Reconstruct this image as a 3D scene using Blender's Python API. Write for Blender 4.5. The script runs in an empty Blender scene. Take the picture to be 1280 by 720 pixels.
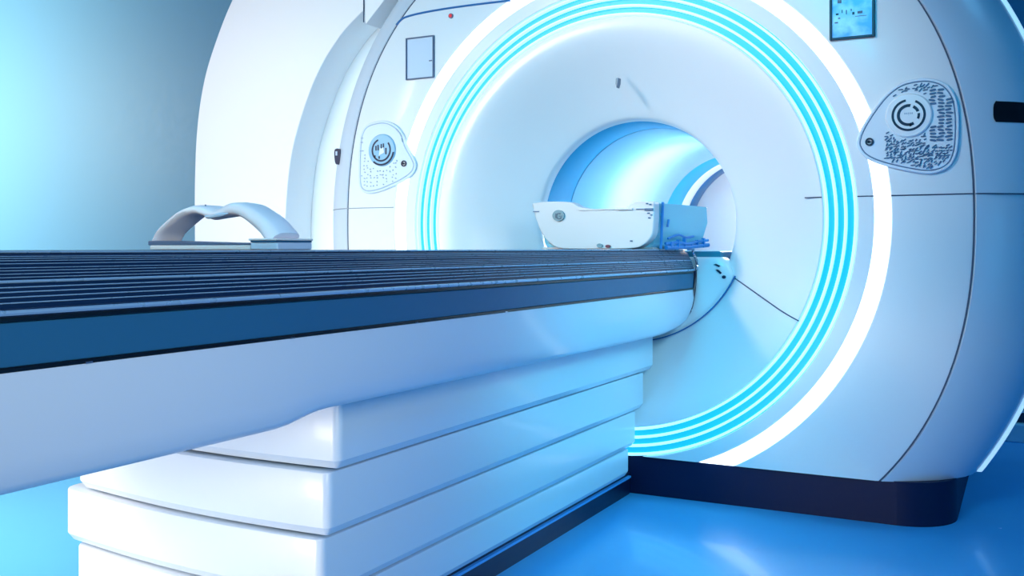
import bpy, bmesh, math, random
from mathutils import Vector
random.seed(4)
scene = bpy.context.scene
C = scene.collection
PI = math.pi
# metres: x to the right across the patient table, y along the table into the bore, z up. Camera stands at x = y = 0.
CX, CZ = -1.516, 1.112          # axis of the scanner bore
FY = 3.774                      # plane of the scanner's front face
BASE_Z = 0.157                  # top of the dark plinth

# ------------------------------------------------------------------ materials
def srgb(c):
    return tuple((v / 12.92 if v <= 0.04045 else ((v + 0.055) / 1.055) ** 2.4) for v in c)

def material(name, col, rough=0.4, metal=0.0, spec=0.5, emit=None, strength=0.0, coat=0.0, trans=0.0, bump=0.0, bscale=40.0):
    m = bpy.data.materials.new(name); m.use_nodes = True
    nt = m.node_tree; b = nt.nodes['Principled BSDF']
    c = (*srgb(col), 1)
    b.inputs['Base Color'].default_value = c
    b.inputs['Roughness'].default_value = rough
    b.inputs['Metallic'].default_value = metal
    b.inputs['Specular IOR Level'].default_value = spec
    b.inputs['Coat Weight'].default_value = coat
    b.inputs['Coat Roughness'].default_value = 0.08
    b.inputs['Transmission Weight'].default_value = trans
    if emit:
        b.inputs['Emission Color'].default_value = (*srgb(emit), 1)
        b.inputs['Emission Strength'].default_value = strength
    # a little procedural unevenness keeps big surfaces from looking perfectly uniform
    n = nt.nodes.new('ShaderNodeTexNoise'); n.inputs['Scale'].default_value = bscale; n.inputs['Detail'].default_value = 4
    tc = nt.nodes.new('ShaderNodeTexCoord'); nt.links.new(tc.outputs['Object'], n.inputs['Vector'])
    r = nt.nodes.new('ShaderNodeMapRange')
    r.inputs['To Min'].default_value = max(0.02, rough * 0.9); r.inputs['To Max'].default_value = min(1, rough * 1.1)
    nt.links.new(n.outputs['Fac'], r.inputs['Value']); nt.links.new(r.outputs['Result'], b.inputs['Roughness'])
    if bump:
        bp = nt.nodes.new('ShaderNodeBump'); bp.inputs['Strength'].default_value = bump; bp.inputs['Distance'].default_value = 0.004
        nt.links.new(n.outputs['Fac'], bp.inputs['Height']); nt.links.new(bp.outputs['Normal'], b.inputs['Normal'])
    return m

M = {}
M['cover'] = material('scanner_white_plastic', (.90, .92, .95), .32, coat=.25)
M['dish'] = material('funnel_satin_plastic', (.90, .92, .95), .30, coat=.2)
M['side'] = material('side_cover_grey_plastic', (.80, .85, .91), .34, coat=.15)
M['shell'] = material('shell_white_plastic', (.93, .95, .97), .45)
M['seam'] = material('dark_seam', (.20, .28, .40), .6)
M['seam_light'] = material('grey_seam', (.55, .60, .66), .6)
M['seam_blue'] = material('blue_seam', (.16, .42, .68), .4)
M['plinth'] = material('black_plinth', (.02, .09, .24), .5, spec=.25)
M['bore'] = material('bore_liner', (.62, .84, .95), .25, coat=.2)
M['bore_blue'] = material('bore_blue_band', (.10, .66, .86), .5)
M['bore_white'] = material('bore_white_band', (.90, .96, .98), .3)
M['bore_teal'] = material('bore_teal_band', (.04, .38, .62), .3)
M['bore_end'] = material('bore_end_grey', (.80, .84, .90), .5)
M['led_white'] = material('white_led_strip', (.9, .95, 1), .4, emit=(.93, .98, 1), strength=2.2)
M['led_cyan'] = material('cyan_light_channel', (.05, .5, .8), .4, emit=(.08, .66, .95), strength=.85)
M['led_hoop'] = material('pale_cyan_led_hoop', (.7, .95, 1), .4, emit=(.66, .95, .99), strength=1.15)
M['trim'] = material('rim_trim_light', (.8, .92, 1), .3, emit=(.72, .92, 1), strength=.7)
M['dark'] = material('black_plastic', (.03, .04, .07), .3)
M['frame'] = material('navy_frame', (.05, .11, .25), .3)
M['frame_grey'] = material('slate_frame', (.32, .41, .54), .4)
M['hatch'] = material('hatch_pane', (.74, .82, .92), .35)
M['panel'] = material('control_panel_plastic', (.84, .89, .95), .32, coat=.2)
M['dial'] = material('dial_face', (.88, .92, .96), .3)
M['ink'] = material('dark_blue_ring', (.06, .14, .27), .3)
M['relief'] = material('key_relief_slate', (.26, .40, .56), .35)
M['relief_light'] = material('key_relief_pale', (.62, .70, .80), .4)
M['dial_steel'] = material('dial_steel_blue', (.55, .74, .87), .3, metal=.0)
M['red'] = material('red_lamp', (.75, .05, .15), .3, emit=(.9, .1, .2), strength=.4)
M['table_side'] = material('table_blue_grey_band', (.15, .38, .54), .42, spec=.3)
M['table_top'] = material('table_rib_dark', (.035, .14, .29), .36, spec=.5)
M['rib_light'] = material('table_rib_edge', (.56, .70, .84), .28, metal=.2)
M['table_black'] = material('table_black_seal', (.015, .03, .08), .35)
M['table_white'] = material('table_white_shell', (.82, .86, .93), .33, coat=.25)
M['pedestal'] = material('pedestal_white_panel', (.82, .87, .93), .35, coat=.15)
M['kick'] = material('pedestal_kick_strip', (.03, .09, .22), .35)
M['kick_light'] = material('kick_strip_edge', (.30, .62, .88), .3)
M['coil'] = material('coil_white_plastic', (.88, .87, .89), .35)
M['coil_blue'] = material('coil_translucent_cyan', (.62, .90, .98), .15, trans=.35, coat=.4)
M['coil_mech'] = material('coil_blue_mechanism', (.18, .52, .80), .3)
M['badge'] = material('coil_badge_grey', (.45, .60, .66), .3)
M['badge_dark'] = material('coil_badge_mark', (.22, .40, .50), .3)
M['strap'] = material('soft_white_strap', (.96, .93, .97), .6, bump=.15, bscale=60)
M['chrome'] = material('chrome_bar', (.80, .84, .90), .12, metal=.9)
M['ink_red'] = material('red_mark', (.45, .15, .25), .4)
M['bridge'] = material('teal_bridge_plate', (.20, .55, .66), .35)
M['skirting'] = material('skirting_pale', (.80, .92, .96), .4)
M['glass_dark'] = material('partition_panel', (.10, .27, .38), .12, coat=.5)
M['ceiling'] = material('ceiling_paint', (.85, .90, .95), .8)
M['lamp_case'] = material('lamp_case', (.8, .8, .82), .4)
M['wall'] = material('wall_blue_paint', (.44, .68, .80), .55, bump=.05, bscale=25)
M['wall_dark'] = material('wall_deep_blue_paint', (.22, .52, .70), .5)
M['floor'] = material('floor_blue_vinyl', (.33, .74, .98), .26, coat=.25, bump=.02, bscale=8)

def screen_mat():
    m = material('screen_image', (.3, .55, .85), .15)
    nt = m.node_tree; b = nt.nodes['Principled BSDF']
    tc = nt.nodes.new('ShaderNodeTexCoord'); n = nt.nodes.new('ShaderNodeTexNoise'); n.inputs['Scale'].default_value = 15; n.inputs['Detail'].default_value = 3
    nt.links.new(tc.outputs['Object'], n.inputs['Vector'])
    cr = nt.nodes.new('ShaderNodeValToRGB')
    cr.color_ramp.elements[0].position = .36; cr.color_ramp.elements[0].color = (*srgb((.27, .56, .86)), 1)
    cr.color_ramp.elements[1].position = .60; cr.color_ramp.elements[1].color = (*srgb((.50, .74, .92)), 1)
    nt.links.new(n.outputs['Fac'], cr.inputs['Fac']); nt.links.new(cr.outputs['Color'], b.inputs['Base Color'])
    nt.links.new(cr.outputs['Color'], b.inputs['Emission Color']); b.inputs['Emission Strength'].default_value = .55
    return m
M['screen'] = screen_mat()

# ------------------------------------------------------------------ helpers
def obj(name, bm, mat, parent=None, smooth=35, bevel=0, seg=2, recalc=True):
    if recalc: bmesh.ops.recalc_face_normals(bm, faces=bm.faces)
    me = bpy.data.meshes.new(name); bm.to_mesh(me); bm.free()
    o = bpy.data.objects.new(name, me); C.objects.link(o)
    for mm in (mat if isinstance(mat, list) else [mat]): me.materials.append(M[mm])
    if smooth:
        for p in me.polygons: p.use_smooth = True
        me.set_sharp_from_angle(angle=math.radians(smooth))
    if bevel:
        b = o.modifiers.new('bevel', 'BEVEL'); b.width = bevel; b.segments = seg; b.limit_method = 'ANGLE'; b.angle_limit = math.radians(40)
        b.harden_normals = True
    if parent: o.parent = parent
    return o

def thing(name, label, cat, loc=(0, 0, 0), group=None):
    o = bpy.data.objects.new(name, None); C.objects.link(o); o.location = loc
    o.empty_display_size = .1
    o['label'] = label; o['category'] = cat
    if group: o['group'] = group
    return o

def anchor(root):
    """parts are modelled in room coordinates; keep them where they stand once they hang from their thing"""
    off = Vector(root.location)
    for ch in root.children: ch.location = ch.location - off

def structure(name, bm, mat, **k):
    o = obj(name, bm, mat, None, **k); o['kind'] = 'structure'; return o

def box(bm, x0, x1, y0, y1, z0, z1, mi=0):
    v = [bm.verts.new((x, y, z)) for x in (x0, x1) for y in (y0, y1) for z in (z0, z1)]
    for f in ((0, 1, 3, 2), (4, 6, 7, 5), (0, 4, 5, 1), (2, 3, 7, 6), (0, 2, 6, 4), (1, 5, 7, 3)):
        fc = bm.faces.new([v[i] for i in f]); fc.material_index = mi

def prism(bm, pts, y0, y1, mi=0):
    """outline in x,z pushed from y0 to y1"""
    a = [bm.verts.new((x, y0, z)) for x, z in pts]; b = [bm.verts.new((x, y1, z)) for x, z in pts]
    n = len(pts)
    fs = [bm.faces.new(a), bm.faces.new(list(reversed(b)))]
    for i in range(n): fs.append(bm.faces.new((a[i], b[i], b[(i + 1) % n], a[(i + 1) % n])))
    for f in fs: f.material_index = mi

def prism_z(bm, pts, z0, z1, mi=0):
    a = [bm.verts.new((x, y, z0)) for x, y in pts]; b = [bm.verts.new((x, y, z1)) for x, y in pts]
    n = len(pts)
    fs = [bm.faces.new(a), bm.faces.new(list(reversed(b)))]
    for i in range(n): fs.append(bm.faces.new((a[i], b[i], b[(i + 1) % n], a[(i + 1) % n])))
    for f in fs: f.material_index = mi

def smooth_loop(pts, n=6, closed=True):
    """Catmull-Rom through the points"""
    out = []; N = len(pts)
    rng = range(N) if closed else range(N - 1)
    for i in rng:
        if closed: p = [pts[(i + k) % N] for k in (-1, 0, 1, 2)]
        else: p = [pts[max(0, min(N - 1, i + k))] for k in (-1, 0, 1, 2)]
        for s in range(n):
            t = s / n
            out.append(tuple(.5 * (2 * p[1][d] + (p[2][d] - p[0][d]) * t + (2 * p[0][d] - 5 * p[1][d] + 4 * p[2][d] - p[3][d]) * t * t
                                   + (-p[0][d] + 3 * p[1][d] - 3 * p[2][d] + p[3][d]) * t ** 3) for d in range(len(pts[0]))))
    if not closed: out.append(tuple(pts[-1]))
    return out

def inset(pts, d):
    """shrink an outline by d towards its inside"""
    n = len(pts); area = sum(pts[i][0] * pts[(i + 1) % n][1] - pts[(i + 1) % n][0] * pts[i][1] for i in range(n))
    s = 1 if area > 0 else -1; out = []
    for i in range(n):
        a, b = Vector(pts[i - 1]), Vector(pts[(i + 1) % n]); t = (b - a).normalized()
        nrm = Vector((-t.y, t.x)) * s
        out.append(tuple(Vector(pts[i]) + nrm * d))
    return out

def k_oval(a, n=2.3):
    return (abs(math.cos(a)) ** n + abs(math.sin(a)) ** n) ** (-1 / n)

def lathe(bm, prof, cx=CX, cz=CZ, a0=0, a1=360, seg=160, oval=None, mi=None, zmin=None, closed=False):
    """spin (radius, y) pairs round the bore axis; oval(r) says how far the radius follows the soft square outline"""
    full = abs(a1 - a0) >= 359.9
    n = seg if full else max(3, int(seg * abs(a1 - a0) / 360))
    rings = []
    for i in range(n if full else n + 1):
        a = math.radians(a0 + (a1 - a0) * i / n); ring = []
        for r, y in prof:
            rr = r * (1 + (k_oval(a) - 1) * (oval(r) if oval else 0))
            ring.append(bm.verts.new((cx + rr * math.cos(a), y, cz + rr * math.sin(a))))
        rings.append(ring)
    m = len(rings); P = len(prof)
    for i in range(m if full else m - 1):
        A, B = rings[i], rings[(i + 1) % m]
        for j in range(P if closed else P - 1):
            f = bm.faces.new((A[j], A[(j + 1) % P], B[(j + 1) % P], B[j]))
            if mi: f.material_index = mi[j]
    if not full and closed:
        bm.faces.new(rings[0]); bm.faces.new(list(reversed(rings[-1])))
    if zmin is not None:
        bmesh.ops.bisect_plane(bm, geom=bm.verts[:] + bm.edges[:] + bm.faces[:], dist=1e-6, plane_co=(0, 0, zmin), plane_no=(0, 0, 1), clear_inner=True)

def tube(bm, pts, r, n=8, rz=None, closed=False):
    """round rod through the points"""
    pts = [Vector(p) for p in pts]; rings = []
    N = len(pts)
    for i, p in enumerate(pts):
        t = (pts[min(N - 1, i + 1)] - pts[max(0, i - 1)]).normalized()
        up = Vector((0, 0, 1)) if abs(t.z) < .9 else Vector((0, 1, 0))
        u = t.cross(up).normalized(); v = u.cross(t)
        rr = r[i] if isinstance(r, (list, tuple)) else r
        rings.append([bm.verts.new(p + u * rr * math.cos(2 * PI * k / n) + v * (rz if rz else rr) * math.sin(2 * PI * k / n)) for k in range(n)])
    for A, B in zip(rings, rings[1:]):
        for k in range(n): bm.faces.new((A[k], A[(k + 1) % n], B[(k + 1) % n], B[k]))
    bm.faces.new(rings[0]); bm.faces.new(list(reversed(rings[-1])))

def disc(bm, cx, cz, r, y0, y1, n=48, rx=None, mi=0):
    prism(bm, [(cx + (rx or r) * math.cos(2 * PI * i / n), cz + r * math.sin(2 * PI * i / n)) for i in range(n)], y0, y1, mi)

def hoop(bm, cx, cz, r0, r1, y0, y1, a0=0, a1=360, seg=64):
    lathe(bm, [(r0, y0), (r1, y0), (r1, y1), (r0, y1)], cx, cz, a0, a1, seg, closed=True)

B = bmesh.new
# ------------------------------------------------------------------ the room
XL, XR, YF, YB, ZC = -12.5, 2.6, -3.2, 6.7, 4.2
bm = B(); box(bm, XL, XR, YF, YB, -.1, 0); structure('floor', bm, 'floor', smooth=0)
bm = B(); box(bm, XL, XR, YF, YB, ZC, ZC + .1); structure('ceiling', bm, 'ceiling', smooth=0)
bm = B(); box(bm, XL, XR, YB, YB + .1, 0, ZC); structure('wall_back', bm, 'wall', smooth=0)
bm = B(); box(bm, XL, XR, YF - .1, YF, 0, ZC); structure('wall_front', bm, 'wall', smooth=0)
bm = B(); box(bm, XL - .1, XL, YF, YB, 0, ZC); structure('wall_left', bm, 'wall', smooth=0)
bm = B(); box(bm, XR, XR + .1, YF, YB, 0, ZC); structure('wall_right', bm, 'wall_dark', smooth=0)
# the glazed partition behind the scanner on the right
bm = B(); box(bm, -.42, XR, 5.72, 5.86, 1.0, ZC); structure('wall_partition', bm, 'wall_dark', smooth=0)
bm = B(); box(bm, -.42, XR, 5.70, 5.86, 0, .095); structure('baseboard_partition', bm, 'skirting', smooth=0, bevel=.006)
bm = B(); box(bm, -.42, XR, 5.76, 5.82, .095, 1.0); wn = structure('window_1', bm, 'glass_dark', smooth=0)
bm = B()
box(bm, -.42, XR, 5.735, 5.76, .150, .162); box(bm, -.42, XR, 5.735, 5.76, .965, 1.0)
for x in (-.42, .06, 1.2, 2.2): box(bm, x, x + .03, 5.735, 5.76, .095, 1.0)
obj('window_frame', bm, 'skirting', wn, smooth=0)

# ------------------------------------------------------------------ the scanner
sc = thing('mri_scanner', 'large white ring-shaped scanner with glowing cyan and white light rings round its open bore', 'scanner', (CX, 4.6, 0))
def ov(r): return max(0, min(1, (r - 1.085) / .2))
RO = 1.352                      # half width of the front face

# front face between the light rings and the outer seam
bm = B()
prof = [(.964, 3.800), (.964, FY + .004), (.968, FY), (1.018, FY), (1.022, FY + .004), (1.022, 3.792), (1.080, 3.792), (1.080, FY + .004), (1.084, FY), (RO - .012, FY), (RO - .004, FY + .004), (RO - .002, FY + .012), (RO - .002, FY + .05)]
lathe(bm, prof, oval=ov, seg=200, zmin=BASE_Z)
obj('front_cover', bm, 'cover', sc, smooth=30)

# outer seam, then the flaring side cover and its bright rim
bm = B(); lathe(bm, [(RO - .005, FY + .003), (RO, FY + .002), (RO, FY + .03), (RO - .005, FY + .03)], oval=ov, seg=200, zmin=BASE_Z, closed=True)
obj('cover_seam', bm, 'seam', sc)
def flare(bmx, prof, kk, seg=200, closed=False):
    lathe(bmx, prof, seg=seg, zmin=BASE_Z, oval=kk, closed=closed)
kf = lambda r: 1 - .75 * max(0, min(1, (r - RO) / .28))
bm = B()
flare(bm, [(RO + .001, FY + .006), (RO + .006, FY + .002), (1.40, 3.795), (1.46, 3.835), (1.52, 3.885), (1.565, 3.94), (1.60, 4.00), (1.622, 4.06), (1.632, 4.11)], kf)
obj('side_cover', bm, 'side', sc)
bm = B()
flare(bm, [(1.625, 4.11), (1.645, 4.11), (1.648, 4.125), (1.645, 4.14), (1.625, 4.14)], kf, closed=True)
obj('rim_trim', bm, 'trim', sc)
bm = B()
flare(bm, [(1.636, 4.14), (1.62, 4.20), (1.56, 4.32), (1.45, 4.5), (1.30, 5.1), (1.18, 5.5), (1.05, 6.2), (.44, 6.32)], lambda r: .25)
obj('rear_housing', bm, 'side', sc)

# dish-shaped funnel inside the light rings
bm = B()
lathe(bm, [(.846, 3.800), (.846, FY + .005), (.840, FY), (.800, FY + .006), (.76, 3.797), (.70, 3.840), (.64, 3.885), (.58, 3.930), (.53, 3.966), (.49, 3.992), (.462, 4.010), (.452, 4.020), (.447, 4.034), (.445, 4.06)], seg=200)
obj('bore_funnel', bm, 'dish', sc)

# bore tube with coloured bands
for nm, mt, y0, y1 in (('bore_band', 'bore_blue', 4.06, 4.315), ('bore_tube', 'bore', 4.315, 5.69), ('bore_band', 'bore_blue', 5.69, 5.97), ('bore_band', 'bore_white', 5.97, 6.13), ('bore_band', 'bore_teal', 6.13, 6.29)):
    bm = B()
    r = .445 if nm == 'bore_band' else .442
    lathe(bm, [(r, y0), (r - .002, y0 + .004), (r - .002, y1 - .004), (r, y1), (r + .012, y1), (r + .012, y0)], seg=120, closed=True)
    obj(nm, bm, mt, sc)
bm = B(); disc(bm, CX, CZ, .455, 6.29, 6.31, 96); obj('bore_end_cap', bm, 'bore_end', sc)

# light rings
bm = B(); hoop(bm, CX, CZ, .846, .964, 3.796, 3.806, seg=200); 
obj('light_channel', bm, 'led_cyan', sc)
for r in (.853, .887, .921, .956):
    bm = B()
    w = .0048
    lathe(bm, [(r - w, 3.797), (r - w, 3.780), (r - w * .5, 3.776), (r + w * .5, 3.776), (r + w, 3.780), (r + w, 3.797)], seg=200, closed=True)
    obj('light_hoop', bm, 'led_hoop', sc)
bm = B(); lathe(bm, [(1.022, 3.793), (1.022, 3.780), (1.028, 3.776), (1.074, 3.776), (1.080, 3.780), (1.080, 3.793)], seg=200, zmin=BASE_Z, closed=True)
obj('white_light_ring', bm, 'led_white', sc)

# half-round lip below the bore that the table docks to
def shrink(p, k, c=(-1.50, .80)): return [(c[0] + (x - c[0]) * k, c[1] + (z - c[1]) * k) for x, z in p]
dock = [(CX + .507 * math.cos(math.radians(a)), CZ + .507 * math.sin(math.radians(a))) for a in range(-154, -25, 3)] + [(-1.066, .900), (-1.085, .932), (-1.112, .962), (-1.13, .966), (-1.90, .966), (-1.93, .950)]
n = len(dock); loops = [(shrink(dock, .60), 3.978), (shrink(dock, .93), 3.980), (shrink(dock, .975), 3.983), (shrink(dock, .993), 3.988), (dock, 3.994), (dock, 4.06)]
bm = B(); vs = [[bm.verts.new((x, y, z)) for x, z in lp] for lp, y in loops]
for A, Bv in zip(vs, vs[1:]):
    for i in range(n): bm.faces.new((A[i], A[(i + 1) % n], Bv[(i + 1) % n], Bv[i]))
bm.faces.new(vs[0]); bm.faces.new(list(reversed(vs[-1])))
obj('docking_lip', bm, 'cover', sc, smooth=50)
bm = B(); lathe(bm, [(.507, 3.968), (.512, 3.966), (.512, 4.0), (.507, 4.0)], a0=-152, a1=-26, seg=160, closed=True)
obj('docking_lip_seam', bm, 'seam_blue', sc)
bm = B(); prism(bm, [(-1.148, .936), (-1.138, .938), (-1.120, .930), (-1.126, .925)], 3.974, 3.99); obj('latch_slot', bm, 'ink', sc, smooth=0)
bm = B(); prism(bm, [(-1.140, .914), (-1.130, .915), (-1.114, .901), (-1.120, .896)], 3.974, 3.99); obj('latch_slot', bm, 'ink', sc, smooth=0)
for (x, z, w_) in ((-1.105, .884, .008),):
    bm = B(); disc(bm, x, z, .007, 3.974, 3.992, 16, rx=w_); obj('screw', bm, 'ink', sc)

# seams on the face
def seam(pts, r=.0022, mat='seam'):
    b_ = B(); tube(b_, pts, r, 6); return obj('panel_seam', b_, mat, sc)
zs = 1.192
seam([(-.742 , FY + .004, zs), (-.68, FY, zs)], .0022)
seam([(-.436 + 0, FY - .0005, zs), (CX + RO - .004, FY - .0005, zs)], .0025)
seam([(-.553, FY - .0005, zs), (-.496, FY - .0005, zs)], .0022)
seam([(CX + 1.355, FY + .003, zs), (CX + 1.40, 3.793, zs), (CX + 1.46, 3.833, zs), (CX + 1.52, 3.883, zs), (CX + 1.565, 3.938, zs), (CX + 1.60, 3.998, zs), (CX + 1.622, 4.058, zs)], .0025)
seam([(CX - RO + .004, FY - .0005, zs), (CX - 1.085, FY - .0005, zs)], .002, 'seam_light')
seam([(CX - 1.355, FY + .003, zs), (CX - 1.40, 3.793, zs), (CX - 1.46, 3.833, zs), (CX - 1.52, 3.883, zs)], .002, 'seam_light')
# slanting seam that crosses the funnel from the lip to the cyan ring
cs, sn = math.cos(math.radians(-27)), math.sin(math.radians(-27))
seam([(CX + r * cs, y - .001, CZ + r * sn) for r, y in ((.513, 3.977), (.53, 3.965), (.58, 3.929), (.64, 3.884), (.70, 3.839), (.76, 3.796), (.80, 3.779), (.845, 3.774))], .0024)
# top cover line
pt = [(-2.585, 2.035), (-2.565, 2.052), (-2.53, 2.066), (-2.44, 2.075), (-2.30, 2.080), (-2.13, 2.080), (-1.99, 2.078)]
seam([(x, FY - .001, z) for x, z in smooth_loop(pt, 5, False)], .0048, 'seam_blue')

# framed hatch and display, mirror images of each other about the bore
def frame_rect(name, x0, x1, z0, z1, fmat, w, pane_name, pmat, extra=None):
    b_ = B()
    for q in ((x0, x0 + w, z0, z1), (x1 - w, x1, z0, z1), (x0 + w, x1 - w, z0, z0 + w), (x0 + w, x1 - w, z1 - w, z1)):
        box(b_, q[0], q[1], FY - .012, FY + .002, q[2], q[3])
    fr = obj(name, b_, fmat, sc, smooth=0, bevel=.0015)
    b_ = B(); box(b_, x0 + w, x1 - w, FY - .005, FY + .002, z0 + w, z1 - w); obj(pane_name, b_, pmat, fr, smooth=0)
    return fr
frame_rect('hatch_frame', -2.528, -2.377, 1.774, 1.966, 'frame_grey', .0055, 'hatch_panel', 'hatch')
b_ = B(); box(b_, -2.402, -2.388, FY - .010, FY, 1.850, 1.854); obj('hatch_latch', b_, 'frame_grey', sc, smooth=0)
dp = frame_rect('display_frame', -.650, -.492, 1.770, 2.02, 'frame', .009, 'screen', 'screen')
b_ = B()
for (x, z, w, h) in ((-.628, 1.862, .010, .007), (-.620, 1.848, .008, .004), (-.632, 1.832, .012, .005), (-.607, 1.868, .003, .012), (-.592, 1.862, .003, .016), (-.570, 1.858, .008, .010), (-.575, 1.872, .003, .008),
                     (-.552, 1.860, .018, .009), (-.560, 1.850, .04, .002), (-.622, 1.905, .014, .012), (-.600, 1.915, .012, .020), (-.590, 1.94, .02, .01)):
    b_ = B(); box(b_, x, x + w, FY - .0065, FY - .004, z, z + h); obj('screen_icon', b_, 'frame_grey' if w > .013 or z < 1.85 else 'frame', dp, smooth=0)
b_ = B(); disc(b_, -2.29, 2.044, .008, FY - .008, FY + .001, 20); sl = obj('status_lamp', b_, 'red', sc)
b_ = B(); hoop(b_, -2.29, 2.044, .008, .011, FY - .006, FY + .001, seg=24); obj('lamp_ring', b_, 'frame_grey', sl)
b_ = B(); prism(b_, [(-1.520, 1.712), (-1.511, 1.712), (-1.513, 1.690), (-1.518, 1.672), (-1.522, 1.690)], 3.826, 3.86); obj('funnel_sensor', b_, 'seam_light', sc, smooth=0)

# rounded triangular control panels
def control_panel(outline, dial, button, ry, side):
    ol = smooth_loop(outline, 5)
    b_ = B()
    # stepped plate: outer lip, groove, face
    loops = [(ol, FY + .002), (ol, FY - .010), (inset(ol, .003), FY - .013), (inset(ol, .009), FY - .013), (inset(ol, .011), FY - .008), (inset(ol, .013), FY - .008), (inset(ol, .015), FY - .013)]
    vs = [[b_.verts.new((x, y, z)) for x, z in lp] for lp, y in loops]
    n = len(ol)
    for A, Bv in zip(vs, vs[1:]):
        for i in range(n): b_.faces.new((A[i], A[(i + 1) % n], Bv[(i + 1) % n], Bv[i]))
    b_.faces.new(vs[-1]); b_.faces.new(list(reversed(vs[0])))
    pn = obj('control_panel', b_, 'panel', sc, smooth=40)
    b_ = B(); lp1, lp2 = inset(ol, .0105), inset(ol, .0135)
    a_ = [b_.verts.new((x, FY - .0095, z)) for x, z in lp1]; c_ = [b_.verts.new((x, FY - .0095, z)) for x, z in lp2]
    d_ = [b_.verts.new((x, FY - .006, z)) for x, z in lp1]; e_ = [b_.verts.new((x, FY - .006, z)) for x, z in lp2]
    for i in range(n):
        j = (i + 1) % n
        b_.faces.new((a_[i], a_[j], c_[j], c_[i])); b_.faces.new((d_[i], e_[i], e_[j], d_[j])); b_.faces.new((a_[i], d_[i], d_[j], a_[j])); b_.faces.new((c_[i], c_[j], e_[j], e_[i]))
    obj('panel_groove', b_, 'relief' if side == 'right' else 'relief_light', pn)
    dx, dz = dial
    y0 = FY - .013
    b_ = B(); lathe(b_, [(.002, y0 - .009), (.064 * ry, y0 - .009), (.074 * ry, y0 - .0085), (.0785 * ry, y0 - .005), (.0795 * ry, y0 + .002)], dx, dz, seg=64)
    obj('dial', b_, 'dial' if side == 'right' else 'dial_steel', pn)
    yb = y0 - .0105
    b_ = B()
    if side == 'right':
        hoop(b_, dx, dz, .049, .057, yb, yb + .006, 100, 440 - 15)
        hoop(b_, dx, dz, .029, .039, yb, yb + .006, 80, 300, 64)
        hoop(b_, dx, dz, .028, .038, yb, yb + .006, 20, 62, 64)
        hoop(b_, dx, dz, .030, .038, yb, yb + .006, -25, 8, 64)
        disc(b_, dx + .006, dz - .036, .005, yb, yb + .006, 12)
        obj('dial_marking', b_, 'ink', pn)
        b_ = B()
        for i in range(5): box(b_, dx - .014 + i * .006, dx - .010 + i * .006, yb + .001, yb + .005, dz + .003, dz + .009)
        obj('dial_mark', b_, 'relief_light', pn, smooth=0)
    else:
        hoop(b_, dx, dz, .046, .054, yb, yb + .006, 110, 400)
        hoop(b_, dx, dz, .064, .072, y0 - .0095, y0 - .004, 230, 350)
        for i, (ox, oz, h) in enumerate(((-.030, .010, .022), (-.018, .012, .026), (.0, .016, .024), (.012, .02, .020), (-.036, -.030, .014), (-.012, -.034, .012), (.026, -.006, .03))):
            box(b_, dx + ox - .003, dx + ox + .004, yb, yb + .006, dz + oz - h / 2, dz + oz + h / 2)
        obj('dial_marking', b_, 'ink', pn)
        b_ = B(); prism(b_, [(dx - .012, dz - .025), (dx + .018, dz - .012), (dx + .014, dz + .012), (dx, dz + .006), (dx - .006, dz + .012)], yb - .001, yb + .004)
        obj('dial_mark', b_, 'dial', pn, smooth=0)
    bx_, bz_ = button
    b_ = B(); hoop(b_, bx_, bz_, .009, .0145, y0 - .005, y0 + .002, seg=32)
    disc(b_, bx_ - .002, bz_, .0045, y0 - .006, y0 + .002, 14); box(b_, bx_ - .008, bx_ + .008, y0 - .006, y0, bz_ - .0015, bz_ + .0015)
    obj('button', b_, 'ink', pn, smooth=0)
    # embossed key field: little raised strokes round the dial
    b_ = B(); rnd = random.Random(11)
    inner = inset(ol, .021)
    def inside(px, pz):
        c = False; n_ = len(inner)
        for i in range(n_):
            (xa, za), (xb, zb) = inner[i], inner[i - 1]
            if (za > pz) != (zb > pz) and px < (xb - xa) * (pz - za) / (zb - za) + xa: c = not c
        return c
    def stroke(px, pz, L, W, ang):
        u = Vector((math.cos(ang), math.sin(ang))); v = Vector((-u.y, u.x)); p = Vector((px, pz))
        q = [p + u * L + v * W * .5, p + u * L * .6 + v * W, p - u * L * .6 + v * W, p - u * L + v * W * .5, p - u * L - v * W * .5, p - u * L * .6 - v * W, p + u * L * .6 - v * W, p + u * L - v * W * .5]
        prism(b_, [tuple(w) for w in q], y0 - .0035, y0 + .001)
    b2 = None
    if side == 'right':
        # a dense column of level keys beside the dial
        z = 1.560; row = 0
        while z > 1.372:
            for c_ in range(3):
                px = -.297 + c_ * .0265 + rnd.uniform(-.003, .003)
                if inside(px, z) and (px - dx) ** 2 + (z - dz) ** 2 > .086 ** 2: stroke(px, z, rnd.uniform(.009, .0125), .0036, rnd.uniform(-.25, .25))
            z -= .0118; row += 1
        z = 1.592
        while z > 1.27:
            px = -.50
            while px < -.22:
                x_, z_ = px + rnd.uniform(-.004, .004), z + rnd.uniform(-.003, .003)
                d2 = (x_ - dx) ** 2 + (z_ - dz) ** 2
                incol = x_ > -.315 and 1.365 < z_ < 1.565
                if inside(x_, z_) and d2 > .088 ** 2 and not incol and (x_ > -.455 or z_ > 1.5) and (z_ < dz - .05 or z_ > dz + .055):
                    stroke(x_, z_, rnd.uniform(.0045, .009), .0020, math.radians(35 + rnd.uniform(-35, 35)))
                px += .0125
            z -= .0098
        obj('key_field', b_, 'relief', pn, smooth=0)
    else:
        z = 1.44
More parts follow.
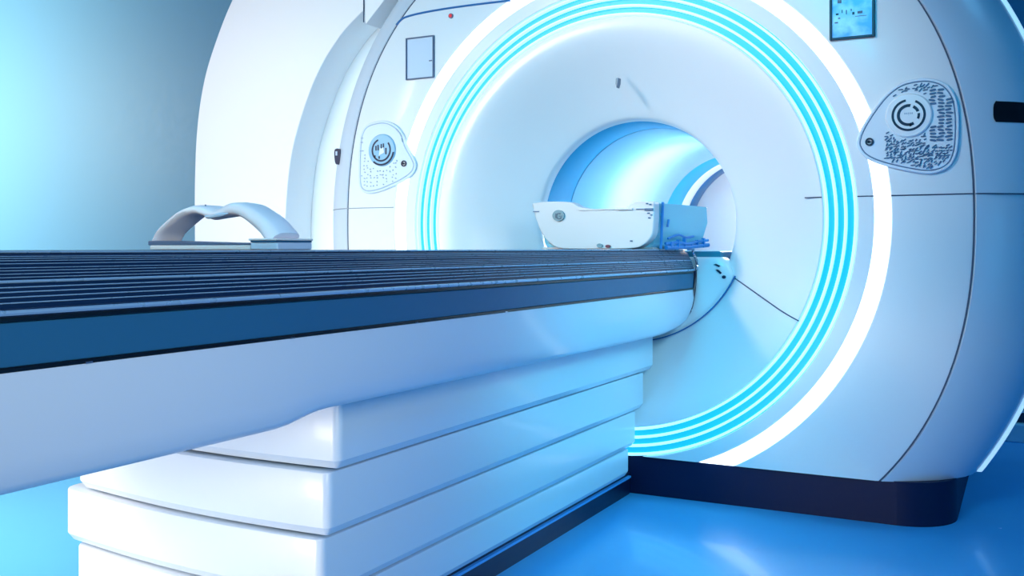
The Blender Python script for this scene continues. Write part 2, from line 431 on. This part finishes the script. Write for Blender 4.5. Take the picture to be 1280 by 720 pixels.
        while z > 1.29:
            px = -2.775
            while px < -2.56:
                x_, z_ = px + rnd.uniform(-.004, .004), z + rnd.uniform(-.004, .004)
                if inside(x_, z_) and (x_ - dx) ** 2 + (z_ - dz) ** 2 > .088 ** 2 and rnd.random() < .8:
                    stroke(x_, z_, rnd.uniform(.002, .0045), .0022, rnd.uniform(0, 3))
                px += .018
            z -= .016
        for (x_, z_, L, a) in ((-2.57, 1.545, .014, -.8), (-2.553, 1.525, .012, -1.1), (-2.545, 1.50, .010, -1.3), (-2.772, 1.50, .006, 0), (-2.770, 1.52, .006, 0), (-2.772, 1.46, .01, 0)):
            stroke(x_, z_, L, .0025, a)
        obj('key_field', b_, 'relief_light', pn, smooth=0)

control_panel([(-0.34, 1.606), (-0.293, 1.600), (-0.253, 1.578), (-0.226, 1.538), (-0.214, 1.485), (-0.212, 1.41), (-0.218, 1.340), (-0.238, 1.293), (-0.276, 1.270), (-0.323, 1.266), (-0.399, 1.282), (-0.478, 1.307), (-0.527, 1.335),
               (-0.551, 1.371), (-0.551, 1.403), (-0.533, 1.448), (-0.49, 1.516), (-0.447, 1.565), (-0.399, 1.596)], (-.376, 1.476), (-.509, 1.388), 1.0, 'right')
control_panel([(-2.674, 1.596), (-2.619, 1.589), (-2.571, 1.563), (-2.540, 1.525), (-2.524, 1.483), (-2.504, 1.448), (-2.480, 1.412), (-2.470, 1.379), (-2.487, 1.343), (-2.537, 1.313), (-2.605, 1.286), (-2.674, 1.266), (-2.737, 1.259),
               (-2.777, 1.276), (-2.792, 1.315), (-2.793, 1.395), (-2.790, 1.473), (-2.779, 1.541), (-2.744, 1.582)], (-2.655, 1.458), (-2.534, 1.391), .95, 'left')

# dark sockets on both side covers
b_ = B()
def on_flare(r):
    pf = [(RO, FY), (1.40, 3.795), (1.46, 3.835), (1.52, 3.885), (1.565, 3.94), (1.60, 4.00), (1.622, 4.06), (1.632, 4.11)]
    for (r0, y0), (r1, y1) in zip(pf, pf[1:]):
        if r0 <= r <= r1: return y0 + (y1 - y0) * (r - r0) / (r1 - r0)
def flare_y(x, z):
    a_ = math.atan2(z - CZ, x - CX); q = math.hypot(z - CZ, x - CX); lo, hi = RO, 1.63
    for _ in range(30):
        mid_ = (lo + hi) / 2
        if mid_ * (1 + (k_oval(a_) - 1) * kf(mid_)) < q: lo = mid_
        else: hi = mid_
    return on_flare(lo)
xs = [-.107 + .17 * i / 14 for i in range(15)]; zz = [1.443 + .074 * k / 6 for k in range(7)]
def cut(x, k):     # softly rounded ends
    e = .008 * (abs(k - 3) / 3) ** 4
    return min(max(x, xs[0] + e), xs[-1] - e)
G = [[b_.verts.new((cut(x, k), flare_y(x, z) - .002, z)) for k, z in enumerate(zz)] for x in xs]
Hb = [[b_.verts.new((cut(x, k), flare_y(x, z) + .012, z)) for k, z in enumerate(zz)] for x in xs]
for i in range(14):
    for k in range(6):
        b_.faces.new((G[i][k], G[i + 1][k], G[i + 1][k + 1], G[i][k + 1])); b_.faces.new((Hb[i][k], Hb[i][k + 1], Hb[i + 1][k + 1], Hb[i + 1][k]))
    for k in (0, 6): b_.faces.new((G[i][k], G[i + 1][k], Hb[i + 1][k], Hb[i][k]))
for k in range(6):
    for i in (0, 14): b_.faces.new((G[i][k], G[i][k + 1], Hb[i][k + 1], Hb[i][k]))
obj('handle_recess', b_, 'dark', sc, smooth=30)
b_ = B(); prism(b_, smooth_loop([(-2.998, 1.484), (-2.975, 1.488), (-2.965, 1.47), (-2.966, 1.43), (-2.975, 1.412), (-2.993, 1.416), (-3.0, 1.45)], 3), 3.846, 3.90)
hs = obj('side_socket', b_, 'ink', sc, smooth=40)
b_ = B(); box(b_, -2.990, -2.980, 3.842, 3.848, 1.455, 1.475); obj('socket_key', b_, 'hatch', hs, smooth=0)

# white shell standing to the left of the ring, with its deep curved edge
outer = smooth_loop([(-4.040, 0.0), (-4.036, .5), (-4.036, 1.004), (-4.036, 1.354), (-4.018, 1.66), (-3.965, 1.918), (-3.878, 2.126), (-3.763, 2.329), (-3.62, 2.50), (-3.44, 2.64)], 6, False)
innr = smooth_loop([(-2.885, 2.185), (-2.937, 2.152), (-3.046, 2.064), (-3.171, 1.915), (-3.274, 1.719), (-3.353, 1.498), (-3.39, 1.252), (-3.40, 1.004), (-3.40, .5), (-3.40, 0.0)], 6, False)
b_ = B(); prism(b_, outer + [(-3.1, 2.74), (-2.885, 2.76)] + innr, 3.95, 4.16)
obj('outer_shell', b_, 'shell', sc, smooth=25, bevel=.012, seg=3)
# body of that shell behind the step, reaching to the ring
b_ = B(); prism(b_, inset(outer + [(-3.1, 2.74), (-2.0, 2.76), (-2.0, 0.0)], .012), 4.16, 4.95)
obj('shell_body', b_, 'shell', sc, smooth=25, bevel=.01)
# hood over the top of the ring
hood = [(-2.885, 2.16), (-2.875, 2.10), (-2.60, 2.36), (-2.2, 2.66), (-1.5, 2.74), (-.8, 2.70), (-.8, 2.80), (-2.885, 2.80)]
b_ = B(); prism(b_, hood, 3.93, 4.16); obj('top_hood', b_, 'shell', sc, smooth=25, bevel=.004)
seam([(-2.882, 3.925, 2.11), (-2.882, 3.925, 2.5)], .003)

# plinth
b_ = B(); pl = [(-2.95, 3.79), (-.42, 3.79)]
for i in range(13):
    a = math.radians(-90 + 90 * i / 12); pl.append((-.42 + .19 * math.cos(a), 3.98 + .19 * math.sin(a)))
pl += [(-.23, 5.1), (-2.95, 5.1)]
prism_z(b_, pl, 0, BASE_Z + .002)
obj('plinth', b_, 'plinth', sc, smooth=30)

# bridge plate carrying the table top through the bore
b_ = B(); box(b_, -1.83, -1.125, 4.0, 5.2, .945, .99); obj('bore_bridge', b_, 'bridge', sc, smooth=0, bevel=.006)
anchor(sc)

# ------------------------------------------------------------------ patient table
tb = thing('patient_table', 'long ribbed dark blue patient table on a white panelled pedestal, pointing into the bore', 'patient table', (-1.75, 1.9, 0))
XS = -1.22
def left_edge(y): return -2.40 if y < 2.7 else (-2.40 + (min(y, 3.7) - 2.7) * .62)
def loft(bmx, stations, mi=None):
    """stations: list of equal-length closed loops of 3D points"""
    vs = [[bmx.verts.new(p) for p in s] for s in stations]; n = len(vs[0])
    for A, Bv in zip(vs, vs[1:]):
        for i in range(n):
            f = bmx.faces.new((A[i], A[(i + 1) % n], Bv[(i + 1) % n], Bv[i]))
    bmx.faces.new(vs[0]); bmx.faces.new(list(reversed(vs[-1])))
ys = [-.5, 0, .5, 1.0, 1.38, 1.42, 1.45, 1.48, 1.51, 1.54, 1.57, 1.60, 1.64, 1.8, 2.3, 2.7, 3.1, 3.3, 3.471, 3.62, 3.755, 3.83, 3.88, 3.92, 3.945]
def zb(y):
    tab = [(-9, .660), (1.38, .660), (1.42, .6605), (1.45, .663), (1.48, .668), (1.51, .6735), (1.54, .677), (1.57, .6785), (1.64, .678), (2.3, .673), (3.471, .667), (3.62, .670), (3.755, .679), (3.83, .688), (3.88, .700), (3.92, .718), (3.945, .738), (9, .75)]
    for (a, za), (b, zz) in zip(tab, tab[1:]):
        if a <= y <= b: return za + (zz - za) * (y - a) / (b - a)
ZT = .832
st = []
for y in ys:
    xl, z0 = left_edge(y), zb(y)
    tip = max(0, (y - 3.80) / .15); xr = XS - .006 * tip ** 2
    h = ZT - z0
    st.append([(xr, y, ZT), (xr + .003, y, z0 + h * .62), (xr - .002, y, z0 + h * .30), (xr - .010, y, z0 + h * .10), (xr - .022, y, z0 + h * .02), (xr - .040, y, z0),
               (xl + .04, y, z0), (xl + .012, y, z0 + h * .05), (xl, y, z0 + h * .3), (xl, y, ZT)])
b_ = B(); loft(b_, st); obj('table_body', b_, 'table_white', tb, smooth=50)
def band(z0, z1, out, y1, mat, name, inl=0):
    b2 = B(); s = []
    for y in [-.5, 1, 2, 2.7, 3.1, 3.5, 3.7, 3.85, 3.92, y1 - .02, y1]:
        t = max(0, (y - 3.88) / .1)
        xr = XS + out - .012 * t * t; xl = left_edge(y) - out
        s.append([(xr, y, z0), (xr, y, z1), (xl, y, z1), (xl, y, z0)])
    loft(b2, s); return obj(name, b2, mat, tb, smooth=30, bevel=.002)
band(ZT, ZT + .007, .002, 3.965, 'table_black', 'seal_strip')
band(ZT + .007, .900, -.001, 3.968, 'table_side', 'side_band')
band(.9005, .908, .003, 3.972, 'table_black', 'seal_strip')
# ribbed top: stepped ridges climbing from the edge to the raised middle
def rib_profile(f):
    """(x offset inward, z) outline from the near edge up to the crown; f scales the climb"""
    pr = []; xs, z = 0.0, .908
    dx = [.020, .016, .016, .016, .016, .024, .020, .020, .020, .020, .024, .024, .024, .024, .024]
    tops = [.9180, .9255, .9325, .9390, .9450, .9530, .9580, .9625, .9670, .9710, .9770, .9815, .9850, .9880, .9910]
    for i, (d, t) in enumerate(zip(dx, tops)):
        pr += [(xs, z), (xs + .001, t - .002), (xs + .004, t), (xs + d * .62, t), (xs + d * .72, t - .0035)]
        z = t - .0035; xs += d * 1.0
        pr.append((xs - .001, z))
    pr += [(xs, .9955), (xs + .03, .9965)]
    return pr
rp = rib_profile(1)
def squeeze(y): return 1 if y < 1.2 else 1 - .86 * min(1, (y - 1.2) / 2.7)      # the ribs draw in towards the tip
s = []; YT = [-.5, .5, 1.2, 1.8, 2.5, 2.7, 3.1, 3.5, 3.7, 3.85, 3.90, 3.93, 3.972]
for y in YT:
    t = max(0, (y - 3.88) / .1); xr = XS - .010 * t * t; xl = left_edge(y) + .0
    zt = lambda q: q - 0
    g = squeeze(y); loop = [(xr - a * g, y, q) for a, q in rp]
    loop += [(xl + .03, y, .9965), (xl + .005, y, .985), (xl, y, .9082)]
    s.append(loop)
b_ = B(); loft(b_, s)
obj('tabletop', b_, 'table_top', tb, smooth=25)
# pale metal edges along the main steps; thinner lines painted in as rib highlights
strips = [(.005, .9125, .0045), (.086, .9520, .0024), (.306, .9945, .0020)]
acc = 0
for d_, t_ in zip([.020, .016, .016, .016, .016, .024, .020, .020, .020, .020, .024, .024, .024, .024], [.9180, .9255, .9325, .9390, .9450, .9530, .9580, .9625, .9670, .9710, .9770, .9815, .9850, .9880]):
    if t_ not in (.9180, .9530): strips.append((acc + .003, t_ - .0006, .0010 if t_ < .95 else .0006))
    acc += d_
for a, q, r in strips:
    b_ = B(); tube(b_, [(XS - a * squeeze(y) + .002 - .010 * max(0, (y - 3.88) / .1) ** 2, y, q) for y in (-.5, .5, 1.2, 1.8, 2.5, 3.1, 3.5, 3.8, 3.9, 3.93, 3.965)], r, 8); obj('edge_highlight_strip', b_, 'rib_light', tb)
# end fitting at the tip
b_ = B()
tube(b_, smooth_loop([(-1.228, 3.955, .996), (-1.230, 3.962, .980), (-1.222, 3.966, .962), (-1.216, 3.966, .945), (-1.214, 3.966, .930), (-1.216, 3.960, .912)], 4, False), .006, 8)
obj('end_fitting', b_, 'chrome', tb)
b_ = B()
tube(b_, smooth_loop([(-1.222, 3.966, .910), (-1.223, 3.965, .87), (-1.224, 3.958, .83), (-1.228, 3.950, .785), (-1.236, 3.938, .745), (-1.25, 3.918, .716)], 5, False), .006, 8)
obj('end_seam', b_, 'kick', tb)
# small clips along the white body's upper edge
for y in (.98, 1.43, 1.85, 2.28):
    b_ = B(); box(b_, XS - .002, XS + .0035, y, y + .012, .8325, .835); obj('clip', b_, 'chrome', tb, smooth=0)
# pedestal of overlapping panels
def slab_outline(xr, xl, yf, yb, bow, rad):
    p = []
    for i in range(9):
        a = math.radians(-90 + 90 * i / 8); p.append((xr - rad + rad * math.cos(a), yf + rad + rad * math.sin(a)))
    p += [(xr, yb), (xr - .14, yb), (xl, min(yb, 3.70))]
    rl = .05
    for i in range(7):
        a = math.radians(180 + 75 * i / 6); p.append((xl + rl + rl * math.cos(a), yf + .055 + rl + rl * math.sin(a)))
    for i in range(1, 16):
        t = i / 16; x = xl + rl + (xr - rad - xl - rl) * t
        p.append((x, yf + .055 * (1 - t) ** 1.3 - bow * math.sin(PI * t)))
    return p
layers = [(.503, .672, -1.366, -2.30, 1.765, 3.845), (.351, .496, -1.388, -2.305, 1.757, 3.790), (.2035, .344, -1.406, -2.352, 1.755, 3.745), (.088, .1965, -1.420, -2.302, 1.750, 3.705)]
for (z0, z1, xr, xl, yf, yb) in layers:
    b_ = B(); ol = slab_outline(xr, xl, yf, yb, .022, .022)
    n = len(ol); L = [(inset(ol, .018), z0), (inset(ol, .014), z0 + .001), (ol, z0 + .020), (ol, z1 - .004), (inset(ol, .0015), z1 - .001), (inset(ol, .004), z1)]
    vs = [[b_.verts.new((x, y, z)) for x, y in lp] for lp, z in L]
    for A, Bv in zip(vs, vs[1:]):
        for i in range(n): b_.faces.new((A[i], A[(i + 1) % n], Bv[(i + 1) % n], Bv[i]))
    b_.faces.new(vs[0]); b_.faces.new(list(reversed(vs[-1])))
    obj('pedestal_panel', b_, 'pedestal', tb, smooth=35)
b_ = B(); prism_z(b_, [(-1.44, 1.83), (-1.44, 3.69), (-2.27, 3.66), (-2.27, 1.87)], .085, .66); obj('pedestal_core', b_, 'frame_grey', tb, smooth=0)
b_ = B(); prism_z(b_, slab_outline(-1.440, -2.28, 1.79, 3.775, .02, .09), 0, .088); obj('kick_plinth', b_, 'kick', tb, smooth=35)
b_ = B(); box(b_, -1.442, -1.428, 1.90, 3.76, .070, .078); obj('kick_edge', b_, 'kick_light', tb, smooth=0)
anchor(tb)

# ------------------------------------------------------------------ head coil at the bore end of the table
hc = thing('head_coil', 'white head coil box and cyan rear housing on the table tip before the bore', 'medical coil', (-1.53, 3.7, .9965))
co = smooth_loop([(-1.798, 1.187), (-1.755, 1.191), (-1.707, 1.192), (-1.623, 1.187), (-1.589, 1.170), (-1.541, 1.160), (-1.470, 1.155), (-1.400, 1.154), (-1.385, 1.160), (-1.368, 1.176), (-1.345, 1.184), (-1.300, 1.184), (-1.272, 1.183)], 3, False)
co += smooth_loop([(-1.272, 1.12), (-1.277, 1.065), (-1.290, 1.038), (-1.315, 1.016), (-1.354, 1.002), (-1.45, .998), (-1.60, .998), (-1.677, 1.002), (-1.722, 1.025), (-1.757, 1.068), (-1.782, 1.125)], 4, False)
b_ = B(); prism(b_, co, 3.600, 3.66); fp = obj('front_panel', b_, 'coil', hc, smooth=30, bevel=.006, seg=3)
b_ = B(); disc(b_, -1.676, 1.134, .0225, 3.592, 3.602, 32, rx=.026); bd = obj('badge', b_, 'badge', hc)
b_ = B(); hoop(b_, -1.672, 1.132, .009, .013, 3.5895, 3.594, 60, 330, 40); box(b_, -1.672, -1.660, 3.5895, 3.594, 1.130, 1.133); box(b_, -1.688, -1.684, 3.5895, 3.594, 1.124, 1.143)
obj('badge_mark', b_, 'badge_dark', bd, smooth=0)
for q in ((-1.792, -1.765, 3.596, 3.602, 1.150, 1.154), (-1.345, -1.310, 3.596, 3.602, 1.152, 1.1555), (-1.31, -1.276, 3.595, 3.602, 1.147, 1.156)):
    b_ = B(); box(b_, *q); obj('slot', b_, 'relief', hc, smooth=0)
for x, z in ((-1.305, 1.172), (-1.292, 1.168), (-1.30, 1.135), (-1.288, 1.128), (-1.296, 1.117), (-1.37, 1.028)):
    b_ = B(); box(b_, x, x + .009, 3.596, 3.602, z, z + .005); obj('slot', b_, 'relief', hc, smooth=0)
b_ = B(); disc(b_, -1.497, 1.013, .008, 3.592, 3.602, 16, rx=.012); obj('knob', b_, 'badge', hc)
b_ = B(); disc(b_, -1.462, 1.010, .006, 3.592, 3.602, 16, rx=.010); obj('knob', b_, 'ink_red', hc)
b_ = B(); box(b_, -1.425, -1.36, 3.592, 3.66, 1.152, 1.158); box(b_, -1.59, -1.43, 3.596, 3.66, 1.153, 1.158); obj('rim_ledge', b_, 'coil', hc, smooth=0)
# hollow cyan housing behind
b_ = B()
def ring(y, xr, xl, zt, zb_): return [(xr, y, zt), (xr + .004, y, (zt + zb_) / 2 + .02), (xr - .022, y, zb_ + .02), (xr - .05, y, zb_), (xl + .05, y, zb_), (xl + .02, y, zb_ + .02), (xl, y, (zt + zb_) / 2 + .02), (xl, y, zt),
                                      (xl + .015, y, zt), (xl + .02, y, (zt + zb_) / 2 + .02), (xl + .06, y, zb_ + .02), (xr - .06, y, zb_ + .02), (xr - .014, y, (zt + zb_) / 2 + .02), (xr - .012, y, zt)]
loft(b_, [ring(3.665, -1.275, -1.79, 1.178, .999), ring(3.80, -1.225, -1.80, 1.176, .999), ring(3.96, -1.172, -1.81, 1.172, 1.002)])
obj('rear_housing', b_, 'coil_blue', hc, smooth=30, bevel=.003)
b_ = B()
tube(b_, [(-1.252, 3.68, 1.005), (-1.205, 3.82, 1.008), (-1.165, 3.955, 1.016)], .009)
tube(b_, smooth_loop([(-1.248, 3.69, 1.04), (-1.225, 3.75, 1.055), (-1.210, 3.80, 1.045), (-1.195, 3.85, 1.05)], 4, False), .005)
tube(b_, smooth_loop([(-1.255, 3.68, 1.02), (-1.225, 3.75, 1.025), (-1.205, 3.80, 1.02), (-1.185, 3.88, 1.03), (-1.165, 3.95, 1.035)], 4, False), .006)
tube(b_, [(-1.252, 3.695, 1.085), (-1.248, 3.70, 1.115)], .005)
for q in range(6): box(b_, -1.245 + q * .013, -1.233 + q * .013, 3.70 + q * .042, 3.715 + q * .042, 1.005, 1.028 + .008 * (q % 3))
tube(b_, [(-1.268, 3.665, 1.0), (-1.262, 3.67, 1.182)], .006)
obj('latch_mechanism', b_, 'coil_mech', hc, smooth=30)
b_ = B(); box(b_, -1.78, -1.30, 3.66, 3.95, .9975, 1.006); obj('base_plate', b_, 'coil', hc, smooth=0, bevel=.002)
anchor(hc)

# ------------------------------------------------------------------ arched strap handle across the table
ar = thing('arched_frame', 'white arched strap on a flat base bar lying across the ribbed table, near the left', 'positioning frame', (-1.68, 1.74, .9965))
mid = smooth_loop([(-1.884, .0, 1.018), (-1.868, .0, 1.040), (-1.840, .0, 1.060), (-1.800, .0, 1.083), (-1.762, .0, 1.094), (-1.735, 0, 1.091), (-1.705, 0, 1.085), (-1.672, .0, 1.088), (-1.640, .0, 1.093), (-1.605, .0, 1.088), (-1.570, .0, 1.070), (-1.540, .0, 1.050), (-1.510, .0, 1.020)], 5, False)
st = []
N = len(mid)
for i, (x, _, z) in enumerate(mid):
    t = i / (N - 1)
    a = mid[max(0, i - 1)]; b = mid[min(N - 1, i + 1)]; tx, tz = b[0] - a[0], b[2] - a[2]; l = math.hypot(tx, tz); nx, nz = -tz / l, tx / l
    th = .009 + .016 * t * t                     # thicker to the right foot
    w = .045 - .014 * math.exp(-((t - .45) / .12) ** 2)
    tw = .25 * math.exp(-((t - .5) / .1) ** 2)  # the twist in the middle of the strap
    yc = 1.752
    lp = []
    for k in range(12):
        q = 2 * PI * k / 12; cy = w * math.copysign(abs(math.cos(q)) ** .6, math.cos(q)); cn = th * math.copysign(abs(math.sin(q)) ** .8, math.sin(q))
        cy2 = cy * math.cos(tw) - cn * math.sin(tw); cn2 = cy * math.sin(tw) + cn * math.cos(tw)
        lp.append((x + nx * cn2, yc + cy2, z + nz * cn2))
    st.append(lp)
b_ = B(); loft(b_, st); obj('strap', b_, 'strap', ar, smooth=60)
b_ = B(); tube(b_, smooth_loop([(-1.712, 1.708, 1.078), (-1.695, 1.703, 1.0745), (-1.665, 1.703, 1.078), (-1.640, 1.708, 1.082)], 4, False), [.002] * 3 + [.0045] * 8 + [.002] * 2, 8); obj('strap_fold', b_, 'hatch', ar)
b_ = B(); tube(b_, [(-1.742, 1.74, 1.098), (-1.742, 1.74, 1.106)], .0018, 8); obj('pin', b_, 'frame_grey', ar)
b_ = B(); box(b_, -1.885, -1.558, 1.700, 1.80, .9975, 1.0085); obj('base_bar', b_, 'coil', ar, smooth=0, bevel=.003)
b_ = B(); prism(b_, [(-1.893, 1.0085), (-1.893, 1.019), (-1.87, 1.020), (-1.56, 1.0125), (-1.56, 1.0085)], 1.702, 1.80); obj('bar_cover', b_, 'frame_grey', ar, smooth=0, bevel=.002)
b_ = B(); box(b_, -1.556, -1.476, 1.690, 1.81, .9975, 1.0145); ft = obj('foot', b_, 'hatch', ar, smooth=0, bevel=.004, seg=3)
b_ = B(); box(b_, -1.554, -1.478, 1.6885, 1.811, 1.0145, 1.0185); obj('foot_trim', b_, 'table_side', ar, smooth=0, bevel=.001)
b_ = B(); box(b_, -1.558, -1.474, 1.686, 1.812, 1.0185, 1.023); obj('foot_cap', b_, 'coil', ar, smooth=0, bevel=.002)
anchor(ar)

# ------------------------------------------------------------------ unseen lights: key and side inferred, the fills added for tone
def area(name, loc, target, sx, sy, power, col, spread=180):
    l = bpy.data.lights.new(name, 'AREA'); l.shape = 'RECTANGLE'; l.size = sx; l.size_y = sy; l.energy = power; l.color = col; l.spread = math.radians(spread)
    o = bpy.data.objects.new(name, l); C.objects.link(o); o.location = loc
    o.rotation_euler = (Vector(target) - Vector(loc)).to_track_quat('-Z', 'Y').to_euler()
    return o
def spot(name, loc, target, power, col, angle, size=.3):
    l = bpy.data.lights.new(name, 'SPOT'); l.energy = power; l.color = col; l.spot_size = math.radians(angle); l.spot_blend = 1; l.shadow_soft_size = size
    o = bpy.data.objects.new(name, l); C.objects.link(o); o.location = loc
    o.rotation_euler = (Vector(target) - Vector(loc)).to_track_quat('-Z', 'Y').to_euler()
area('lamp_key', (-4.2, -1.4, 2.4), (-3.3, 3.9, 1.1), 2.0, 1.6, 17.9, (1.000, 0.991, 0.889), 60)
area('fill_low', (-2.8, -1.9, .65), (-2.1, 1.8, .3), 1.8, .7, 42, (1, .86, .70), 90)  # low fill added, unseen, to whiten the pedestal front
area('lamp_side', (2.2, 1.4, 3.7), (-1.3, 2.0, .6), 1.4, 1.0, 6.4, (0.000, 0.337, 1.000), 80)
area('fill_near', (1.9, -1.2, 2.0), (-1.2, .9, .95), 1.4, 1.2, 7.5, (0.86, 0.95, 0.84), 42)  # unseen cool fill added for the near table side
spot('fill_azure', (1.6, 2.2, 2.2), (-1.35, 3.15, .47), 140, (0.05, .92, 0.97), 30)  # added unseen cyan light for the pedestal highlight
spot('fill_dish', (.9, .9, 2.1), (-1.15, 3.9, .55), 260, (0.45, 0.88, 1), 20)  # added off-frame spot, makes the cyan glow low in the funnel
spot('fill_table', (1.6, 1.7, 1.9), (-1.25, 3.2, .88), 75, (.35, .78, 1), 30)  # added blue spot, unseen, tints the far half of the table
area('fill_blue', (2.3, 2.0, .8), (-1.3, 2.4, .4), 1.6, .9, 5.5, (.06, .5, 1), 90)  # unseen low fill added to turn the pedestal side bluer
area('fill_face', (-1.3, -1.6, 3.6), (-1.7, 3.9, 1.1), 1.6, 1.2, 10.4, (0.000, 0.675, 1.000), 45)  # front fill added for the funnel and face, no fixture
area('fill_ceiling', (-1.5, 1.0, 4.1), (-1.5, 1.6, 0), 3.0, 3.0, 5, (0.3, 0.65, 1))  # faint overhead fill, added without a fixture
spot('fill_shell', (-5.6, .4, 2.6), (-3.7, 3.95, 1.6), 165, (1, .82, .86), 34)  # unseen spot added to lift the left shell
spot('fill_dish_left', (-3.4, .3, 3.3), (-.95, 3.85, 1.45), 554, (.95, .84, .76), 24)  # added spot, unseen, brightens the right part of the funnel
spot('fill_floor', (.3, 1.5, 3.8), (-1.0, 3.0, 0), 70, (.10, .60, 1), 28)  # unseen spot added for a brighter floor by the pedestal
area('fill_back', (1.7, 4.4, 3.6), (.6, 5.2, 0), .8, .8, 12, (.12, .55, 1), 90)  # added unseen fill for the dark floor behind the scanner
area('fill_wall', (-10.5, 3.6, 2.6), (-10.2, 6.7, 1.7), 1.4, 1.6, 172.6, (1.000, 0.932, 0.781), 150)  # unseen wash added for the bright end of the left wall
area('fill_corner', (-4.4, .6, 2.2), (-3.1, 2.2, 0), 1.0, 1.0, 24, (1, .72, .5), 70)  # added unseen fill that pales the floor at lower left
for nm, loc, e, cl in (('lamp_bore', (-1.19, 4.85, 1.30), 13.5, (1, .96, .94)), ('lamp_bore', (-1.19, 5.9, 1.32), 12, (1, .66, .42))):  # the deeper light is hidden and added to brighten the end cap
    l = bpy.data.lights.new(nm, 'POINT'); l.energy = e; l.shadow_soft_size = .06; l.color = cl
    o = bpy.data.objects.new(nm, l); C.objects.link(o); o.location = loc

spot('fill_bore_spot', (-1.20, 4.95, 1.26), (-1.93, 5.1, 1.40), 35, (1, .75, .75), 75, .05)  # hidden spot added for the bright patch on the bore wall
w = bpy.data.worlds.new('world'); scene.world = w; w.use_nodes = True
bg = w.node_tree.nodes['Background']; bg.inputs['Color'].default_value = (.35, .6, .9, 1); bg.inputs['Strength'].default_value = .1

# ------------------------------------------------------------------ camera
cam = bpy.data.cameras.new('camera'); co_ = bpy.data.objects.new('camera', cam); C.objects.link(co_)
cam.sensor_width = 36; cam.lens = 1228 / 1280 * 36; cam.shift_y = -(360 - 311) / 1280
cam.clip_start = .05
co_.location = (0, 0, 1.0)
co_.rotation_euler = (PI / 2, 0, math.asin(.4649))
scene.camera = co_
vs_ = scene.view_settings
vs_.view_transform = 'Standard'; vs_.look = 'None'; vs_.gamma = 1; vs_.use_curve_mapping = False; vs_.exposure = 0
